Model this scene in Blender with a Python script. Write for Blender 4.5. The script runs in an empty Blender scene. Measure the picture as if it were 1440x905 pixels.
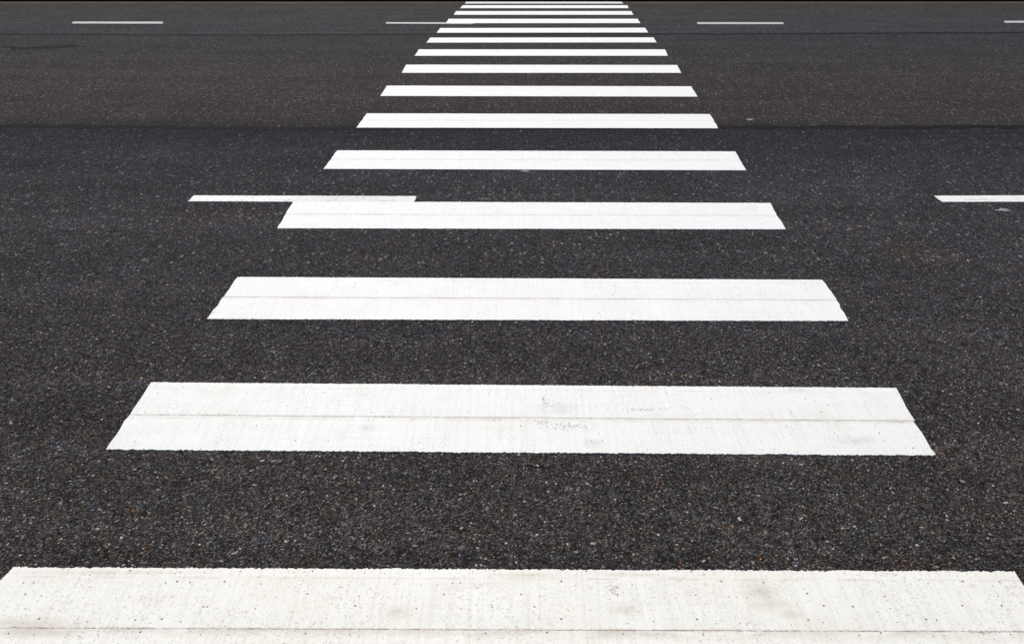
import bpy, bmesh, math, random
from mathutils import Vector, noise
random.seed(7)
S = bpy.context.scene
COL = S.collection

# ------------------------------------------------------------------ camera figures
F = 1016.0; CX = 720.0; CY = 452.5            # focal length and centre, in pixels of a 1440 wide frame
TH = math.atan2(620.5, F); CAMH = 1.7666      # tilt below the horizon, eye height
PROFILE = [(-8, -.06), (0, 0.0), (3, .010), (6.0, .013), (7.2, .012), (8.0, .0), (9.0, -.014), (10.0, -.041),
           (11.0, -.075), (12.0, -.111), (13.0, -.146), (14.0, -.182), (16, -.25)]

def lin(y):
    for (a, za), (b, zb) in zip(PROFILE, PROFILE[1:]):
        if y <= b: return za + (zb-za)*(y-a)/(b-a)
    return PROFILE[-1][1]
def road_z(y):                                 # the road's cross fall: flat lane, crest, falling far lanes
    return sum(lin(y + k*.2) for k in (-3, -2, -1, 0, 1, 2, 3))/7
def ray(px, py):
    a = (px-CX)/F; b = (py-CY)/F
    c, s = math.cos(TH), math.sin(TH)
    return Vector((a, c - b*s, -s - b*c))
def at(px, py):                                # the road point that was surveyed at a photo position -> metres (x, y)
    r = ray(px, py); z = 0.0
    for _ in range(30):
        t = (z-CAMH)/r.z
        z = .5*z + .5*road_z(r.y*t)
    t = (road_z(r.y*t)-CAMH)/r.z
    return Vector((r.x*t, r.y*t))

# ------------------------------------------------------------------ helpers
def tag(o, label=None, cat=None, group=None, kind=None):
    for k, v in (('label', label), ('category', cat), ('group', group), ('kind', kind)):
        if v: o[k] = v
    return o
def link(name, verts, faces, mat, parent=None, uvs=None, smooth=False):
    me = bpy.data.meshes.new(name)
    me.from_pydata([tuple(v) for v in verts], [], faces)
    if uvs:
        l = me.uv_layers.new(name='UVMap')
        for p in me.polygons:
            for li in p.loop_indices: l.data[li].uv = uvs[me.loops[li].vertex_index]
    bm = bmesh.new(); bm.from_mesh(me); bmesh.ops.recalc_face_normals(bm, faces=bm.faces); bm.to_mesh(me); bm.free()
    if smooth:
        for p in me.polygons: p.use_smooth = True
    me.materials.append(mat)
    o = bpy.data.objects.new(name, me); COL.objects.link(o)
    if parent: o.parent = parent
    return o
def empty(name, loc):
    o = bpy.data.objects.new(name, None); COL.objects.link(o); o.location = loc; o.empty_display_size = .2
    return o

class NT:
    """tiny node tree writer"""
    def __init__(self, name):
        self.m = bpy.data.materials.new(name); self.m.use_nodes = True
        self.t = self.m.node_tree; self.t.nodes.clear()
        self.out = self.t.nodes.new('ShaderNodeOutputMaterial')
        self.p = self.t.nodes.new('ShaderNodeBsdfPrincipled')
        self.t.links.new(self.p.outputs[0], self.out.inputs[0])
    def put(self, sock, v):
        if isinstance(v, bpy.types.NodeSocket): self.t.links.new(v, sock)
        elif isinstance(v, (tuple, list)) and len(v) == 3 and len(sock.default_value) == 4: sock.default_value = (*v, 1)
        else: sock.default_value = v
    def node(self, kind, **ins):
        n = self.t.nodes.new(kind)
        for k, v in ins.items():
            if k.startswith('_'): setattr(n, k[1:], v)
        for k, v in ins.items():
            if not k.startswith('_'): self.put(n.inputs[k], v)
        return n
    def math(self, op, a, b=0.0, clamp=False):
        n = self.t.nodes.new('ShaderNodeMath'); n.operation = op; n.use_clamp = clamp
        self.put(n.inputs[0], a); self.put(n.inputs[1], b)
        return n.outputs[0]
    def vmath(self, op, a, b):
        n = self.t.nodes.new('ShaderNodeVectorMath'); n.operation = op
        self.put(n.inputs[0], a); self.put(n.inputs[1], b)
        return n.outputs[0]
    def mix(self, f, a, b, blend='MIX'):
        n = self.t.nodes.new('ShaderNodeMix'); n.data_type = 'RGBA'; n.blend_type = blend
        self.put(n.inputs[0], f); self.put(n.inputs[6], a); self.put(n.inputs[7], b)
        return n.outputs[2]
    def ramp(self, f, stops, interp='LINEAR'):
        n = self.t.nodes.new('ShaderNodeValToRGB'); cr = n.color_ramp; cr.interpolation = interp
        while len(cr.elements) < len(stops): cr.elements.new(.5)
        for e, (p, c) in zip(cr.elements, stops):
            e.position = p; e.color = (*c, 1) if isinstance(c, tuple) else (c, c, c, 1)
        self.put(n.inputs[0], f)
        return n.outputs[0]
    def noise(self, vec, scale, detail=2.0, rough=.5, dim='3D'):
        n = self.t.nodes.new('ShaderNodeTexNoise'); n.noise_dimensions = dim
        self.put(n.inputs['Vector'], vec); n.inputs['Scale'].default_value = scale
        n.inputs['Detail'].default_value = detail; n.inputs['Roughness'].default_value = rough
        return n.outputs['Fac']
    def voronoi(self, vec, scale, feature='F1', rnd=1.0):
        n = self.t.nodes.new('ShaderNodeTexVoronoi'); n.voronoi_dimensions = '2D'; n.feature = feature
        self.put(n.inputs['Vector'], vec); n.inputs['Scale'].default_value = scale
        n.inputs['Randomness'].default_value = rnd
        return n
    def pos(self):
        return self.t.nodes.new('ShaderNodeNewGeometry').outputs['Position']
    def sep(self, v):
        n = self.t.nodes.new('ShaderNodeSeparateXYZ'); self.put(n.inputs[0], v); return n.outputs
    def sepc(self, v):
        n = self.t.nodes.new('ShaderNodeSeparateColor'); self.put(n.inputs[0], v); return n.outputs
    def bump(self, h, dist, strength=1.0, normal=None):
        n = self.t.nodes.new('ShaderNodeBump'); n.inputs['Strength'].default_value = strength
        n.inputs['Distance'].default_value = dist; self.put(n.inputs['Height'], h)
        if normal is not None: self.put(n.inputs['Normal'], normal)
        return n.outputs[0]

JOINT = at(720, 179).y; JOINT2 = at(720, 48).y

# ------------------------------------------------------------------ materials
def asphalt_mat():
    T = NT('asphalt')
    P = T.pos(); X, Y, Z = T.sep(P)
    # wobble so that stones are not perfect cells
    wob = T.node('ShaderNodeTexNoise', Vector=P, Scale=120.0, Detail=2.0)
    P2 = T.vmath('ADD', P, T.vmath('MULTIPLY', T.vmath('SUBTRACT', wob.outputs['Color'], (.5, .5, .5)), (.012, .009, 0)))
    big = T.voronoi(P2, 160); edge = T.voronoi(P2, 160, 'DISTANCE_TO_EDGE')
    fine = T.voronoi(P2, 330)
    mid = T.voronoi(P2, 75)
    r, g, b = T.sepc(big.outputs['Color'])[:3]
    fr, fg, fb = T.sepc(fine.outputs['Color'])[:3]
    mr, mg, mb = T.sepc(mid.outputs['Color'])[:3]
    stone = T.ramp(r, [(0, .006), (.25, .012), (.55, .028), (.80, .056), (.92, .092), (.98, .15), (1.0, .34)])
    hue = T.ramp(g, [(0, (.80, .90, 1.14)), (.35, (.98, .98, 1.04)), (.6, (1.03, 1.0, .96)), (.82, (1.16, 1.0, .84)), (.972, (1.26, .98, .70)),
                     (.984, (2.2, 1.0, .35)), (.994, (.7, 1.1, 1.15))], 'CONSTANT')
    stone = T.mix(1.0, stone, hue, 'MULTIPLY')
    sand = T.ramp(fr, [(0, .008), (.4, .022), (.75, .048), (.92, .10), (1.0, .22)])
    sand = T.mix(1.0, sand, T.mix(fg, (1.12, 1.0, .88), (.92, .98, 1.1)), 'MULTIPLY')
    gapm = T.ramp(edge.outputs['Distance'], [(0, 1.0), (.10, .75), (.22, 0.0)])
    pick = T.math('GREATER_THAN', b, .52)               # where stones show and where only sand and bitumen do
    stone = T.mix(pick, sand, stone)
    col = T.mix(T.math('MULTIPLY', gapm, .6), stone, T.mix(.45, sand, (.011, .011, .013)))
    # larger chips, a few of them pale
    chip = T.math('MULTIPLY', T.math('GREATER_THAN', mr, .978), T.math('LESS_THAN', mid.outputs['Distance'], .30))
    col = T.mix(chip, col, T.mix(mg, (.09, .083, .078), (.30, .29, .28)))
    # patchy tone: grain, clumps, wheel wear
    cl = T.math('ADD', T.math('MULTIPLY', T.noise(P, 70, 3, .75), 2.8), T.math('MULTIPLY', T.noise(P, 1.6, 3, .55), .7))
    cl = T.math('ADD', T.math('MULTIPLY', T.math('SUBTRACT', cl, 1.75), 1.0), 1.0)
    cl = T.math('ADD', cl, T.math('MULTIPLY', T.math('SUBTRACT', T.noise(T.vmath('MULTIPLY', P, (1.0, .55, 0)), 26, 3, .7), .5), 1.25))
    cl = T.math('ADD', cl, T.math('MULTIPLY', T.math('SUBTRACT', T.noise(T.vmath('MULTIPLY', P, (1.0, .35, 0)), 11, 2, .6), .5), .35))
    cl = T.math('MAXIMUM', cl, .20)
    stretch = T.noise(T.vmath('MULTIPLY', P, (.10, 3.0, 0)), 1.3, 4, .6)
    cl = T.math('MULTIPLY', cl, T.math('ADD', T.math('MULTIPLY', stretch, .95), .53))
    col = T.mix(1.0, col, cl, 'MULTIPLY')
    tint = T.ramp(T.noise(P, 17, 3, .65), [(.30, (.90, .96, 1.10)), (.5, (1.0, .99, .99)), (.70, (1.13, 1.0, .90))])
    col = T.mix(1.0, col, tint, 'MULTIPLY')
    # coarser, paler chips in the far lanes' mix
    far = T.voronoi(T.vmath('MULTIPLY', P2, (1.0, .6, 0)), 42)
    f1, f2, f3 = T.sepc(far.outputs['Color'])[:3]
    fm = T.math('MULTIPLY', T.math('MULTIPLY', T.math('GREATER_THAN', f1, .93), T.math('LESS_THAN', far.outputs['Distance'], .36)), T.math('GREATER_THAN', Y, JOINT-2.5))
    col = T.mix(T.math('MULTIPLY', fm, .75), col, T.mix(f2, (.07, .062, .06), (.22, .21, .20)))
    # the lanes were laid in separate runs, each with its own mix; shade at the nearer joint's crease is coloured in
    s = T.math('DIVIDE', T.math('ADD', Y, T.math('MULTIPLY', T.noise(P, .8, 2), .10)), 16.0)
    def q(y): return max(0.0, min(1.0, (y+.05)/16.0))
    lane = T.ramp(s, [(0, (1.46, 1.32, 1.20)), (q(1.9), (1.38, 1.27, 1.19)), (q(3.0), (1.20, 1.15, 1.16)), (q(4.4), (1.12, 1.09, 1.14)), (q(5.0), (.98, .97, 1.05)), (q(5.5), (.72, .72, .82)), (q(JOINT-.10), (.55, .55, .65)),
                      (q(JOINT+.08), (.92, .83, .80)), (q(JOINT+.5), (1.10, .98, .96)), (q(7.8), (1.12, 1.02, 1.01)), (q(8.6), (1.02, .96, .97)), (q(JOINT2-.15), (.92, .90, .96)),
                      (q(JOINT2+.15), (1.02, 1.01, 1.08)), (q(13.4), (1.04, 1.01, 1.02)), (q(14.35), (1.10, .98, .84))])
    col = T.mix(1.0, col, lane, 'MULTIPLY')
    # rusty stains beside the dashes
    def stain(cx, cy, rx, ry):
        d = T.vmath('MULTIPLY', T.vmath('SUBTRACT', P, (cx, cy, 0)), (1/rx, 1/ry, 0))
        n = T.t.nodes.new('ShaderNodeVectorMath'); n.operation = 'LENGTH'; T.put(n.inputs[0], d)
        v = T.math('SUBTRACT', 1.0, n.outputs['Value'], True)
        return T.math('MULTIPLY', T.math('MULTIPLY', v, T.ramp(T.noise(P, 14, 3, .7), [(.35, 0.0), (.62, 1.0)])), .85)
    for (px, py, rx, ry) in ((318, 301, .34, .17), (1290, 356, .26, .20)):
        c = at(px, py)
        col = T.mix(stain(c.x, c.y, rx, ry), col, T.mix(1.0, col, (1.5, 1.10, .74), 'MULTIPLY'))
    T.put(T.p.inputs['Base Color'], col)
    T.p.inputs['Roughness'].default_value = .92
    T.p.inputs['Specular IOR Level'].default_value = .08
    dome = T.math('SUBTRACT', 1.0, big.outputs['Distance'])
    h = T.math('ADD', T.math('MULTIPLY', T.math('MULTIPLY', dome, T.math('ADD', .35, r)), 1.0), T.math('MULTIPLY', T.math('SUBTRACT', 1.0, fine.outputs['Distance']), .45))
    h = T.math('ADD', h, T.math('MULTIPLY', T.noise(P, 45, 3, .6), 1.1))
    T.put(T.p.inputs['Normal'], T.bump(h, .0036, 1.0))
    return T.m

def paint_mat(name, base, dirt, pits, marks=()):
    T = NT(name)
    P = T.pos()
    uv = T.node('ShaderNodeUVMap').outputs[0]
    U, V, _ = T.sep(uv)
    # pull marks left by the spreading box, across the stripe
    st = T.noise(T.vmath('MULTIPLY', P, (70, 3.5, 0)), 1.0, 4, .7)
    st2 = T.noise(T.vmath('MULTIPLY', P, (3.0, 30, 0)), 1.0, 3, .6)
    blot = T.ramp(T.noise(P, 7.5, 5, .68), [(.50, 0.0), (.74, 1.0)])
    wide = T.ramp(T.noise(P, 2.2, 4, .6), [(.42, 0.0), (.72, 1.0)])
    fleck = T.ramp(T.noise(P, 85, 3, .7), [(.55, 0.0), (.70, 1.0)])
    grit = T.ramp(T.noise(P, 170, 2, .6), [(.56, 0.0), (.74, 1.0)])
    grit = T.math('MULTIPLY', grit, T.ramp(T.noise(T.vmath('MULTIPLY', P, (14, 3, 0)), 1.0, 4, .65), [(.38, 0.0), (.66, 1.0)]))
    col = T.mix(T.math('MULTIPLY', T.ramp(st, [(.46, 0.0), (.70, 1.0)]), .50*dirt), base, (base[0]*.80, base[1]*.785, base[2]*.74))
    col = T.mix(T.math('MULTIPLY', T.ramp(st2, [(.5, 0.0), (.8, 1.0)]), .30*dirt), col, (base[0]*.80, base[1]*.78, base[2]*.73))
    col = T.mix(T.math('MULTIPLY', wide, .20*dirt), col, (base[0]*.86, base[1]*.83, base[2]*.72))
    col = T.mix(T.math('MULTIPLY', blot, .13*dirt), col, (.50, .46, .38))
    col = T.mix(T.math('MULTIPLY', T.math('MULTIPLY', fleck, T.ramp(T.noise(P, 5, 2), [(.42, 0.0), (.62, 1.0)])), .55*dirt), col, (.36, .33, .28))
    col = T.mix(T.math('MULTIPLY', grit, .60*dirt), col, (.34, .32, .28))
    # scuffs and smudges, each with its own place and shape
    for (px, py, rx, ry, kind) in marks:
        c = at(px, py)
        dv = T.vmath('MULTIPLY', T.vmath('SUBTRACT', P, (c.x, c.y, 0)), (1/rx, 1/ry, 0))
        ln_ = T.t.nodes.new('ShaderNodeVectorMath'); ln_.operation = 'LENGTH'; T.put(ln_.inputs[0], dv)
        m = T.math('SUBTRACT', 1.0, ln_.outputs['Value'], True)
        if kind == 'fleck':
            m = T.ramp(T.math('ADD', T.math('MULTIPLY', T.noise(P, 95, 3, .75), 1.0), T.math('MULTIPLY', m, .22)), [(.66, 0.0), (.80, .75)])
            col = T.mix(T.math('MULTIPLY', m, T.math('LESS_THAN', ln_.outputs['Value'], 1.0)), col, (.26, .225, .18))
        else:
            m = T.math('MULTIPLY', m, T.ramp(T.noise(P, 28, 4, .7), [(.30, .15), (.65, 1.0)]))
            col = T.mix(T.math('MULTIPLY', m, .62), col, (.46, .45, .43) if kind == 'grey' else (.44, .37, .28))
    # grime against the lap joint and the ridge along the far edge
    ln = T.ramp(V, [(.0, 0.0), (.80, 0.0), (.835, 1.0), (.86, .0), (1, 0)])
    ln = T.math('MULTIPLY', ln, T.ramp(T.noise(T.vmath('MULTIPLY', P, (9, 30, 0)), 1.0, 4, .7), [(.40, 0.0), (.66, 1.0)]))
    col = T.mix(T.math('MULTIPLY', ln, .55*dirt), col, (.50, .45, .38))
    lap = T.math('MULTIPLY', T.math('LESS_THAN', V, .02), T.math('SUBTRACT', 1.0, T.math('MULTIPLY', T.math('ABSOLUTE', V), 6.0), True))
    lap = T.math('MULTIPLY', lap, T.ramp(T.noise(T.vmath('MULTIPLY', P, (8, 34, 0)), 1.0, 4, .7), [(.36, 0.0), (.62, 1.0)]))
    col = T.mix(T.math('MULTIPLY', lap, .6*dirt), col, (.48, .43, .36))
    # pin holes where stones poke through
    v1 = T.voronoi(P, 24); r1, g1, b1 = T.sepc(v1.outputs['Color'])[:3]
    size = T.math('MULTIPLY', T.math('POWER', g1, 2.6), .055)
    pit = T.math('MULTIPLY', T.math('LESS_THAN', v1.outputs['Distance'], T.math('ADD', size, .020)), T.math('GREATER_THAN', r1, 1-.62*pits))
    v2 = T.voronoi(P, 62); r2, g2, b2 = T.sepc(v2.outputs['Color'])[:3]
    pit2 = T.math('MULTIPLY', T.math('LESS_THAN', v2.outputs['Distance'], .085), T.math('GREATER_THAN', r2, 1-.30*pits))
    pc = T.mix(b1, (.035, .033, .032), (.17, .11, .06))
    col = T.mix(T.math('MULTIPLY', pit2, .5), col, (.17, .15, .12))
    col = T.mix(T.math('MULTIPLY', pit, .92), col, pc)
    T.put(T.p.inputs['Base Color'], col)
    T.p.inputs['Roughness'].default_value = .62
    T.p.inputs['Specular IOR Level'].default_value = .3
    h = T.math('ADD', T.math('MULTIPLY', st, .5), T.math('MULTIPLY', T.noise(P, 55, 3, .6), .5))
    h = T.math('SUBTRACT', h, T.math('MULTIPLY', pit, .8))
    T.put(T.p.inputs['Normal'], T.bump(h, .0016, .8))
    return T.m

def plain_mat(name, a, b, scale, rough=.9, bump=.003):
    T = NT(name); P = T.pos()
    n = T.noise(P, scale, 5, .65); n2 = T.noise(P, scale*9, 3, .6)
    f = T.ramp(T.math('ADD', T.math('MULTIPLY', n, .65), T.math('MULTIPLY', n2, .35)), [(.32, 0.0), (.68, 1.0)])
    T.put(T.p.inputs['Base Color'], T.mix(f, a, b))
    T.p.inputs['Roughness'].default_value = rough; T.p.inputs['Specular IOR Level'].default_value = .08
    T.put(T.p.inputs['Normal'], T.bump(n2, bump, .8))
    return T.m

M_ASPH = asphalt_mat()
M_NEAR = paint_mat('worn_road_paint', (.80, .798, .738), 1.1, 1.25,
    ((1068, 832, .07, .05, 'brown'), (1085, 852, .09, .03, 'brown'), (1112, 865, .05, .02, 'brown'), (560, 862, .06, .03, 'brown'), (880, 858, .06, .03, 'brown'), (875, 893, .16, .02, 'brown'),
     (1366, 824, .02, .012, 'brown'), (865, 828, .05, .05, 'fleck'), (150, 806, .35, .012, 'brown'), (740, 809, .14, .012, 'brown'), (880, 809, .14, .012, 'brown'), (1375, 889, .10, .02, 'fleck'), (60, 892, .14, .02, 'brown'), (40, 878, .2, .03, 'brown')))
M_SECOND = paint_mat('trodden_road_paint', (.798, .808, .778), .95, .42,
    ((785, 574, .09, .05, 'grey'), (762, 594, .09, .06, 'fleck'), (766, 565, .03, .09, 'fleck'), (800, 600, .20, .05, 'fleck'), (697, 591, .05, .03, 'fleck'), (518, 603, .05, .03, 'grey'), (835, 624, .05, .03, 'grey'),
     (905, 577, .22, .03, 'fleck'), (1262, 593, .10, .03, 'fleck'), (1118, 549, .06, .02, 'grey'), (1200, 620, .10, .03, 'grey')))
M_MID = paint_mat('road_paint', (.81, .81, .795), .75, .30)
M_FAR = paint_mat('fresh_road_paint', (.80, .80, .792), .7, .28)
M_OLD = paint_mat('dusty_road_paint', (.66, .66, .61), .9, .3)
M_LANE = paint_mat('scuffed_road_paint', (.80, .805, .79), .9, .45,
    ((500, 279.5, .50, .16, 'grey'), (462, 282.6, .12, .05, 'fleck'), (400, 282, .16, .05, 'fleck'), (540, 283, .2, .04, 'fleck'), (340, 283, .2, .03, 'fleck'), (1380, 281, .25, .04, 'fleck')))
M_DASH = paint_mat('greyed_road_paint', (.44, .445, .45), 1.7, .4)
M_SEAM = plain_mat('lap_dirt', (.16, .12, .095), (.42, .37, .31), 16)
M_TAR = plain_mat('bitumen_joint', (.003, .003, .004), (.009, .009, .011), 30, .85)
M_CRACK = plain_mat('open_crack', (.004, .004, .005), (.012, .012, .013), 30)
M_SCUFF = plain_mat('paint_smear', (.10, .10, .098), (.50, .50, .49), 55)
M_KERB = plain_mat('shadow_black_kerb', (.006, .0055, .005), (.016, .013, .011), 5)  # near-black base colour stands for the shadow along the far edge
M_DIRT = plain_mat('gutter_dirt', (.060, .050, .038), (.115, .095, .075), 16)
M_PAVE = plain_mat('pavement', (.16, .155, .145), (.24, .23, .21), 4)
M_SOIL = plain_mat('soil', (.05, .04, .03), (.09, .085, .05), 1.5)

# ------------------------------------------------------------------ setting
def sheet(name, x0, x1, ys, zf, mat, nx=24):
    vs = []; fs = []; w = nx+1
    for y in ys:
        for i in range(w): vs.append((x0+(x1-x0)*i/nx, y, zf(y)))
    for j in range(len(ys)-1):
        for i in range(nx): fs.append((j*w+i, j*w+i+1, (j+1)*w+i+1, (j+1)*w+i))
    o = link(name, vs, fs, mat, smooth=True); tag(o, kind='structure'); return o
EDGE_Y = at(720, 2.2).y                                  # where the carriageway meets the kerb
road_ys = [-8 + (EDGE_Y+8.05)*i/230 for i in range(231)]
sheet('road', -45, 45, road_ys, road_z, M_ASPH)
sheet('ground', -400, 400, [-400, -100, 0, 100, 500], lambda y: -.75, M_SOIL)

# dirt that lies along the foot of the kerb, with a ragged near edge
def ribbon(name, path_px, half_px, mat, lift, amp=.35, freq=9.0, n=400, parent=None, taper=False, gap=None):
    """a thin ragged strip lying on the road; path in photo pixels, turned into metres"""
    vs = []; fs = []
    pts = []
    for i in range(n+1):
        t = i/n*(len(path_px)-1); k = min(int(t), len(path_px)-2); u = t-k
        px = path_px[k][0]+(path_px[k+1][0]-path_px[k][0])*u; py = path_px[k][1]+(path_px[k+1][1]-path_px[k][1])*u
        pts.append((px, py, i/n))
    for (px, py, t) in pts:
        c = at(px, py)
        hw = half_px*(at(px, py-.5).y-at(px, py+.5).y)
        k1 = 1+amp*noise.noise((c.x*freq, 3.1, lift*1e3)); k2 = 1+amp*noise.noise((c.x*freq, 9.7, lift*1e3))
        if taper: e = max(.02, math.sin(math.pi*t))**.6; k1 *= e; k2 *= e
        if gap:
            g = max(.03, min(1, .5+1.6*noise.noise((c.x*gap, 5.5, 0)))); k1 *= g; k2 *= g
        off = amp*hw*.8*noise.noise((c.x*freq*.35, 1.3, lift*1e3))
        for y in (c.y+off-hw*k1, c.y+off, c.y+off+hw*k2): vs.append((c.x, y, road_z(y)+lift))
    for i in range(n):
        a = i*3
        fs += [(a, a+3, a+4, a+1), (a+1, a+4, a+5, a+2)]
    return link(name, vs, fs, mat, parent)

# kerb, pavement, verge at the far side
kz = road_z(EDGE_Y)
def kerb():
    vs = []; fs = []
    x = -45.0
    while x < 45:
        w = .98; dy = random.uniform(-.006, .006); dz = random.uniform(-.006, .006)
        y0 = EDGE_Y+.004+dy; z1 = kz+.125+dz; z0 = kz-.25; y1 = EDGE_Y+.154
        prof = [(y0, z0), (y0, z1-.02), (y0+.006, z1-.006), (y0+.022, z1), (y1, z1), (y1, z0)]
        a = len(vs)
        for xx in (x+.004, x+w-.004):
            for (yy, zz) in prof: vs.append((xx, yy, zz))
        n = len(prof)
        for k in range(n): fs.append((a+k, a+(k+1) % n, a+n+(k+1) % n, a+n+k))
        fs.append(tuple(a+k for k in range(n))); fs.append(tuple(a+n+k for k in range(n)))
        x += w
    return link('kerb', vs, fs, M_KERB)
tag(kerb(), 'kerb coloured black as in shadow, running along the far edge of the road', 'kerb')
sheet('pavement', -45, 45, [EDGE_Y+.158, EDGE_Y+2.4], lambda y: kz+.118, M_PAVE)
sheet('verge', -120, 120, [EDGE_Y+2.41, EDGE_Y+12, EDGE_Y+120], lambda y: kz+.10, M_SOIL)
dirt = ribbon('gutter_dirt', [(-500, 3.0), (0, 3.3), (640, 3.4), (1440, 3.2), (1940, 3.0)], 1.25, M_DIRT, .0015, .7, 2.2)
tag(dirt, kind='stuff', label='thin brown dirt lying in the gutter at the foot of the far kerb')

# ------------------------------------------------------------------ road paint
def slab(name, FL, FR, NL, NR, thick, mat, parent=None, rag=.0042, rows=5, near_rag=None, far_rag=None, step=.005, uv=(0, 1)):
    """thermoplastic band: thin slab with ragged edges, lying on the road. corners are ground points (metres)"""
    near_rag = rag if near_rag is None else near_rag; far_rag = rag if far_rag is None else far_rag
    n = max(8, int((FR-FL).length/step))
    org = Vector((0, 0, 0)) if parent is None else parent.location
    sd = random.uniform(0, 100)
    vs = []; uvs = []; fs = []; w = rows+1
    def rg(x, k): return noise.noise((x*60, k, sd))*.5 + noise.noise((x*190, k+5, sd))*1.1 + noise.noise((x*5, k+9, sd))*.35
    for i in range(n+1):
        u = i/n
        for j in range(w):
            v = j/rows
            p = (NL*(1-u)+NR*u)*(1-v) + (FL*(1-u)+FR*u)*v
            y = p.y + (near_rag*rg(p.x, 1.0) if j == 0 else 0) + (far_rag*rg(p.x, 7.0) if j == rows else 0)
            x = p.x + ((rag*1.6*noise.noise((p.y*40, 3, sd))+rag*noise.noise((p.y*120, 6, sd))) if i in (0, n) else 0)
            edge = min(i, n-i, j, rows-j) == 0
            z = road_z(y) + thick - (.0009 if edge else 0) + .0004*noise.noise((x*14, y*14, sd))
            vs.append((x-org.x, y-org.y, z-org.z)); uvs.append((u, uv[0]+(uv[1]-uv[0])*v))
    for i in range(n):
        for j in range(rows): fs.append((i*w+j, (i+1)*w+j, (i+1)*w+j+1, i*w+j+1))
    ring = [i*w for i in range(n+1)] + [n*w+j for j in range(1, w)] + [i*w+rows for i in range(n-1, -1, -1)] + [j for j in range(rows-1, 0, -1)]
    base = len(vs)
    for k in ring:
        x, y, z = vs[k]; vs.append((x, y, road_z(y+org.y)-.003-org.z)); uvs.append(uvs[k])
    m = len(ring)
    for k in range(m): fs.append((ring[k], base+k, base+(k+1) % m, ring[(k+1) % m]))
    return link(name, vs, fs, mat, parent, uvs)

# far left, far right, near left, near right corners and the two ends of the lap joint, as surveyed
STRIPES = [
 [(20, 798), (1425.5, 804), None, None, (-74, 883), (1484, 889)],
 [(213, 538), (1260, 546), (150, 632.5), (1316, 641), (183, 583.5), (1285, 592.5)],
 [(334, 390), (1157, 394), (292, 449), (1193, 452), (314, 418), (1176, 422.5)],
 [(413, 284), (1083, 286), (390, 321.5), (1105, 323), (401.5, 301.5), (1093, 303.5)],
 [(474, 212), (1034, 213.5), (455, 238), (1049, 240), (465, 224.5), (1041, 226)],
 [(516, 160), (998, 161), (501, 180), (1010, 181), (509, 169.5), (1004, 170.2)],
 [(544, 121), (972, 122), (535, 135.5), (981, 136.5)],
 [(571, 91.5), (952, 92), (565, 103), (958, 103)],
 [(589, 70), (935, 70), (583, 79), (939, 79)],
 [(605, 53.5), (919, 53.2), (600, 60.5), (923.5, 60.2)],
 [(619, 40), (907, 39.6), (614, 46.6), (911.5, 46.2)],
 [(631, 27.0), (896.5, 27.0), (627, 33.2), (900.5, 33.0)],
 [(641.5, 16.2), (888, 16.2), (638, 21.3), (890.5, 21.3)],
 [(651, 7.9), (882, 7.9), (647, 12), (884, 12)],
 [(655.5, 2.9), (874, 2.9), (653.5, 5.6), (876.5, 5.6)],
]
LABELS = [
 'widest white crossing stripe, cut off by the bottom of the photo and specked with pits',
 'long white crossing stripe with a brown lap joint, second nearest to the camera',
 'white crossing stripe with a thin joint line, third nearest to the camera',
 'white crossing stripe whose far edge touches the long lane dash on the left',
 'white crossing stripe just beyond the one that touches the lane dash',
 'white crossing stripe whose near edge lies on the nearer dark joint across the road',
 'white crossing stripe first beyond the nearer dark joint line, fully on the brownish asphalt',
 'thin white crossing stripe on brownish asphalt, second beyond the nearer dark joint line',
 'thin white crossing stripe on brownish asphalt, third beyond the nearer dark joint line',
 'thin white crossing stripe lying just on the near side of the farther dark joint line',
 'thin white crossing stripe lying just beyond the farther dark joint line',
 'narrow white crossing stripe that a far lane dash runs into from the left',
 'narrow white crossing stripe just beyond the one that the far lane dash runs into',
 'narrow white crossing stripe, last but one before the far kerb',
 'dusty beige crossing stripe lying in the gutter against the far kerb',
]
GROUP = 'zebra crossing stripes'
for i, s in enumerate(STRIPES):
    FL, FR = at(*s[0]), at(*s[1])
    if len(s) == 6:
        SL, SR = at(*s[4]), at(*s[5])
        if s[2]: NL, NR = at(*s[2]), at(*s[3])
        else: NL, NR = SL+(SL-FL)*1.02, SR+(SR-FR)*1.02
        mid = (FL+FR+NL+NR)/4
        root = empty('zebra_stripe', (mid.x, mid.y, road_z(mid.y)))
        tag(root, LABELS[i], 'crossing stripe', GROUP)
        mat = (M_NEAR, M_SECOND, M_MID, M_MID, M_FAR, M_FAR)[i]
        g = (.0009, .0012, .0016, .0010, .0011, .0009)[i]          # half the gap at the lap, varied by the ragged edges
        gv = Vector((0, g))
        slab('paint_band', FL, FR, SL+gv, SR+gv, .0042, mat, root, near_rag=.0019)
        slab('paint_band', SL-gv, SR-gv, NL, NR, .0044, mat, root, far_rag=.0019, uv=(-1, 0))
        e = (SR-SL).normalized()*.02
        gw = Vector((0, g+.004))
        slab('lap_joint', SL+e+gw, SR-e+gw, SL+e-gw, SR-e-gw, .0033, M_SEAM, root, rag=.0002, rows=2, step=.05)
    else:
        NL, NR = at(*s[2]), at(*s[3])
        o = slab('zebra_stripe', FL, FR, NL, NR, .0042, M_OLD if i == 14 else M_FAR, rag=.0035, rows=4, step=.012)
        tag(o, LABELS[i], 'crossing stripe', GROUP)

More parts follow.
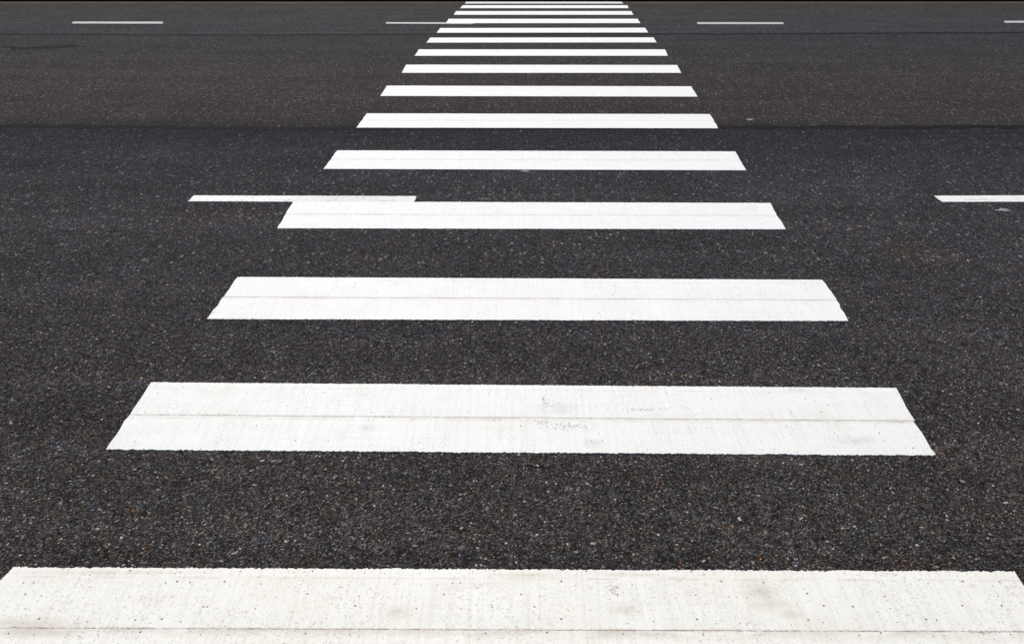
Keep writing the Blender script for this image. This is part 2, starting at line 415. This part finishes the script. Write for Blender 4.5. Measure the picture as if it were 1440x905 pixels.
DASH = [
 ([(273, 275), (585.5, 276), (264, 283.2), (582, 284.5)], M_LANE, 'long thin white lane dash on the left that meets the crossing stripe'),
 ([(1313, 275.5), (1640, 274), (1325, 284), (1662, 283.5)], M_LANE, 'white lane dash running out of the right edge above a pale smear'),
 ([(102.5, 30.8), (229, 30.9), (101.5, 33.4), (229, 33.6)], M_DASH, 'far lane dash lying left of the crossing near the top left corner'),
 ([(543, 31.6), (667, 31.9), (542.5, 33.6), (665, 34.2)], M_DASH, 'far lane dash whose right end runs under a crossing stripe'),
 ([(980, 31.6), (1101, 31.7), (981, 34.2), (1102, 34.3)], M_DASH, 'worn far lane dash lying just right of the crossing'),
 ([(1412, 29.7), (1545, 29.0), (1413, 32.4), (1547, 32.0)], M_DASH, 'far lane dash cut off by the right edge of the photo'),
]
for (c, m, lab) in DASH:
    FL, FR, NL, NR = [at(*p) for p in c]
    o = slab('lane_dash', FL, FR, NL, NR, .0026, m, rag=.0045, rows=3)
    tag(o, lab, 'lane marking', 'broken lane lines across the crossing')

# ------------------------------------------------------------------ joints, cracks, smears
o = ribbon('paving_joint', [(-300, 176), (0, 177), (330, 180), (520, 181), (720, 181), (1010, 179.5), (1250, 179), (1440, 178.5), (1740, 177)], 2.4, M_TAR, .0010, .6, 5.0, n=1400)
tag(o, 'nearer dark bitumen joint running right across the road', 'road joint', 'dark joints between paving runs')
o = ribbon('paving_joint', [(-300, 48), (0, 48.3), (300, 49.5), (520, 48.8), (720, 48.6), (1010, 48.2), (1250, 47.2), (1440, 46.2), (1740, 45)], 1.15, M_TAR, .0010, .5, 4.0, n=700)
tag(o, 'farther dark bitumen joint running right across the road', 'road joint', 'dark joints between paving runs')
o = ribbon('road_crack', [(-120, 66.5), (-40, 67.2), (4, 66.2), (20, 67.6), (40, 68.2), (55, 66.8), (70, 67.4), (95, 65.6), (118, 65.2), (140, 67.0), (160, 66.4)], 1.9, M_CRACK, .0012, .95, 13.0, n=700, gap=4.0)
tag(o, 'broken black crack in the asphalt at the far left', 'crack')
o = ribbon('road_crack', [(735, 655), (760, 656.2), (785, 657.5), (812, 660)], 1.1, M_CRACK, .0012, .9, 60.0, n=120, taper=True, gap=30)
tag(o, 'short fine crack in the asphalt below the middle of the second nearest stripe', 'crack')
o = ribbon('tar_patch', [(738, 25.2), (770, 25.0), (812, 25.3)], .8, M_TAR, .0012, .8, 6.0, n=160, taper=True)
tag(o, 'dark tar patch between two narrow far crossing stripes', 'tar patch')

def smear(px, py, wpx, hpx, lab):
    c = at(px, py); d = (c - at(px+1, py)).length; e = at(px, py-.5).y-at(px, py+.5).y
    vs = []; fs = []; n = 14; rnd = random.Random(int(px))
    for m in range(30):                        # flecks of paint caught on the tops of the stones, thinning outwards
        t = rnd.gauss(0, .38); x0 = c.x + t*wpx*d/1.6; y0 = c.y + (rnd.gauss(0, .34) + .25*math.sin(t*5))*hpx*e/1.6
        r0 = rnd.uniform(.0025, .0075)*(1.25-min(1, abs(t))); sd = rnd.uniform(0, 90); a0 = len(vs)
        lift = .0012+.00003*m
        vs.append((x0, y0, road_z(y0)+lift+.001))
        for k in range(n):
            a = 2*math.pi*k/n; r = r0*(1+.9*noise.noise((math.cos(a)*1.6, math.sin(a)*1.6, sd)))
            y = y0+math.sin(a)*r*1.2; vs.append((x0+math.cos(a)*r*1.7, y, road_z(y)+lift))
        fs += [(a0, a0+1+k, a0+1+(k+1) % n) for k in range(n)]
    o = link('paint_smear', vs, fs, M_SCUFF)
    tag(o, lab, 'paint smear', 'small smears of spilt paint on the asphalt')
smear(1409, 295, 24, 5.5, 'pale paint smear just below the lane dash at the right edge')
smear(1055, 168, 12, 2.2, 'tiny pale smear just above the nearer dark joint, right of the crossing')
smear(738, 240.8, 15, 2.0, 'faint pale smear along the near edge of a stripe, at its middle')

# ------------------------------------------------------------------ loose grit on the asphalt
def grit():
    T = NT('grit'); a = T.node('ShaderNodeAttribute', _attribute_name='stone_colour')
    T.put(T.p.inputs['Base Color'], a.outputs['Color']); T.p.inputs['Roughness'].default_value = .8
    vs = []; fs = []; cols = []
    t = (1+5**.5)/2
    ico = [Vector(v).normalized() for v in ((-1, t, 0), (1, t, 0), (-1, -t, 0), (1, -t, 0), (0, -1, t), (0, 1, t), (0, -1, -t), (0, 1, -t), (t, 0, -1), (t, 0, 1), (-t, 0, -1), (-t, 0, 1))]
    icf = [(0, 11, 5), (0, 5, 1), (0, 1, 7), (0, 7, 10), (0, 10, 11), (1, 5, 9), (5, 11, 4), (11, 10, 2), (10, 7, 6), (7, 1, 8), (3, 9, 4), (3, 4, 2), (3, 2, 6), (3, 6, 8), (3, 8, 9), (4, 9, 5), (2, 4, 11), (6, 2, 10), (8, 6, 7), (9, 8, 1)]
    rects = []
    for s in STRIPES[:7]:
        FL, FR = at(*s[0]), at(*s[1])
        if s[2]: NL, NR = at(*s[2]), at(*s[3])
        else: NL, NR = FL-Vector((.05, .5)), FR-Vector((-.05, .5))
        rects.append((min(NL.x, FL.x)-.01, max(NR.x, FR.x)+.01, min(NL.y, NR.y)-.01, max(FL.y, FR.y)+.01))
    n = 0
    while n < 6200:
        y = 1.25 + 7.5*random.random()**1.25; x = random.uniform(-1, 1)*(1.3+.78*y)
        if any(a < x < b and c < y < d for (a, b, c, d) in rects): continue
        r = random.choice((.0016, .002, .0024, .0028, .0034)) * (1.0 if random.random() < .95 else 1.7)
        flat = n > 5850                        # a few pale flat chips among the grit
        if flat: r = random.uniform(.0035, .0062)
        k = .8 if flat else random.random()
        if k < .62: g = random.uniform(.05, .16); c = (g*1.05, g, g*.96)
        elif k < .90: g = random.uniform(.22, .5); c = (g, g*.97, g*.93)
        elif k < .955: c = (random.uniform(.26, .42), random.uniform(.11, .17), .045)
        elif k < .975: c = (.10, .17, .18)
        else: c = (.55, .55, .54)
        rz = random.uniform(0, 6.28); sx, sy, sz = random.uniform(.8, 1.7), random.uniform(.7, 1.1), random.uniform(.5, .85)
        if flat: sx *= 1.3; sz *= .55; c = tuple(v*.75 for v in c)
        base = len(vs); cz = road_z(y)+r*.35
        for v in ico:
            q = Vector((v.x*sx, v.y*sy, v.z*sz))*r*random.uniform(.82, 1.15)
            vs.append((x+q.x*math.cos(rz)-q.y*math.sin(rz), y+q.x*math.sin(rz)+q.y*math.cos(rz), cz+q.z)); cols.append((*c, 1))
        fs += [tuple(base+i for i in f) for f in icf]
        n += 1
    o = link('loose_grit', vs, fs, T.m)
    at_ = o.data.attributes.new('stone_colour', 'FLOAT_COLOR', 'POINT')
    for i, c in enumerate(cols): at_.data[i].color = c
    tag(o, kind='stuff', label='loose grit of grey, white and orange stones scattered over the asphalt', cat='grit')
grit()

# ------------------------------------------------------------------ light
SUN_EL, SUN_AZ = 52, -14        # the sun stands ahead of the camera, a little to the left
w = bpy.data.worlds.new('World'); S.world = w; w.use_nodes = True
nt = w.node_tree; bg = nt.nodes['Background']
sky = nt.nodes.new('ShaderNodeTexSky'); sky.sky_type = 'NISHITA'; sky.sun_disc = False
sky.sun_elevation = math.radians(SUN_EL); sky.sun_rotation = math.radians(SUN_AZ)
sky.dust_density = 3.0; sky.air_density = 1.0; sky.ozone_density = .7
nt.links.new(sky.outputs[0], bg.inputs[0]); bg.inputs[1].default_value = .12
L = bpy.data.lights.new('sun', 'SUN'); L.energy = 3.0; L.angle = math.radians(.6); L.color = (1.0, .955, .90)
so = bpy.data.objects.new('sun', L); COL.objects.link(so)
el, az = math.radians(SUN_EL), math.radians(SUN_AZ)
d = Vector((math.sin(az)*math.cos(el), math.cos(az)*math.cos(el), math.sin(el)))
so.rotation_euler = d.to_track_quat('Z', 'Y').to_euler(); so.location = (0, 5, 12)

# ------------------------------------------------------------------ camera
cam = bpy.data.cameras.new('camera'); co = bpy.data.objects.new('camera', cam); COL.objects.link(co)
cam.sensor_width = 36; cam.lens = 36*F/1440; cam.clip_start = .05; cam.clip_end = 2000
co.location = (0, 0, CAMH); co.rotation_euler = (math.pi/2-TH, 0, 0)
S.camera = co
S.view_settings.view_transform = 'Standard'; S.view_settings.look = 'None'
S.view_settings.exposure = -0.10; S.view_settings.gamma = 1.0
S.view_settings.use_curve_mapping = False
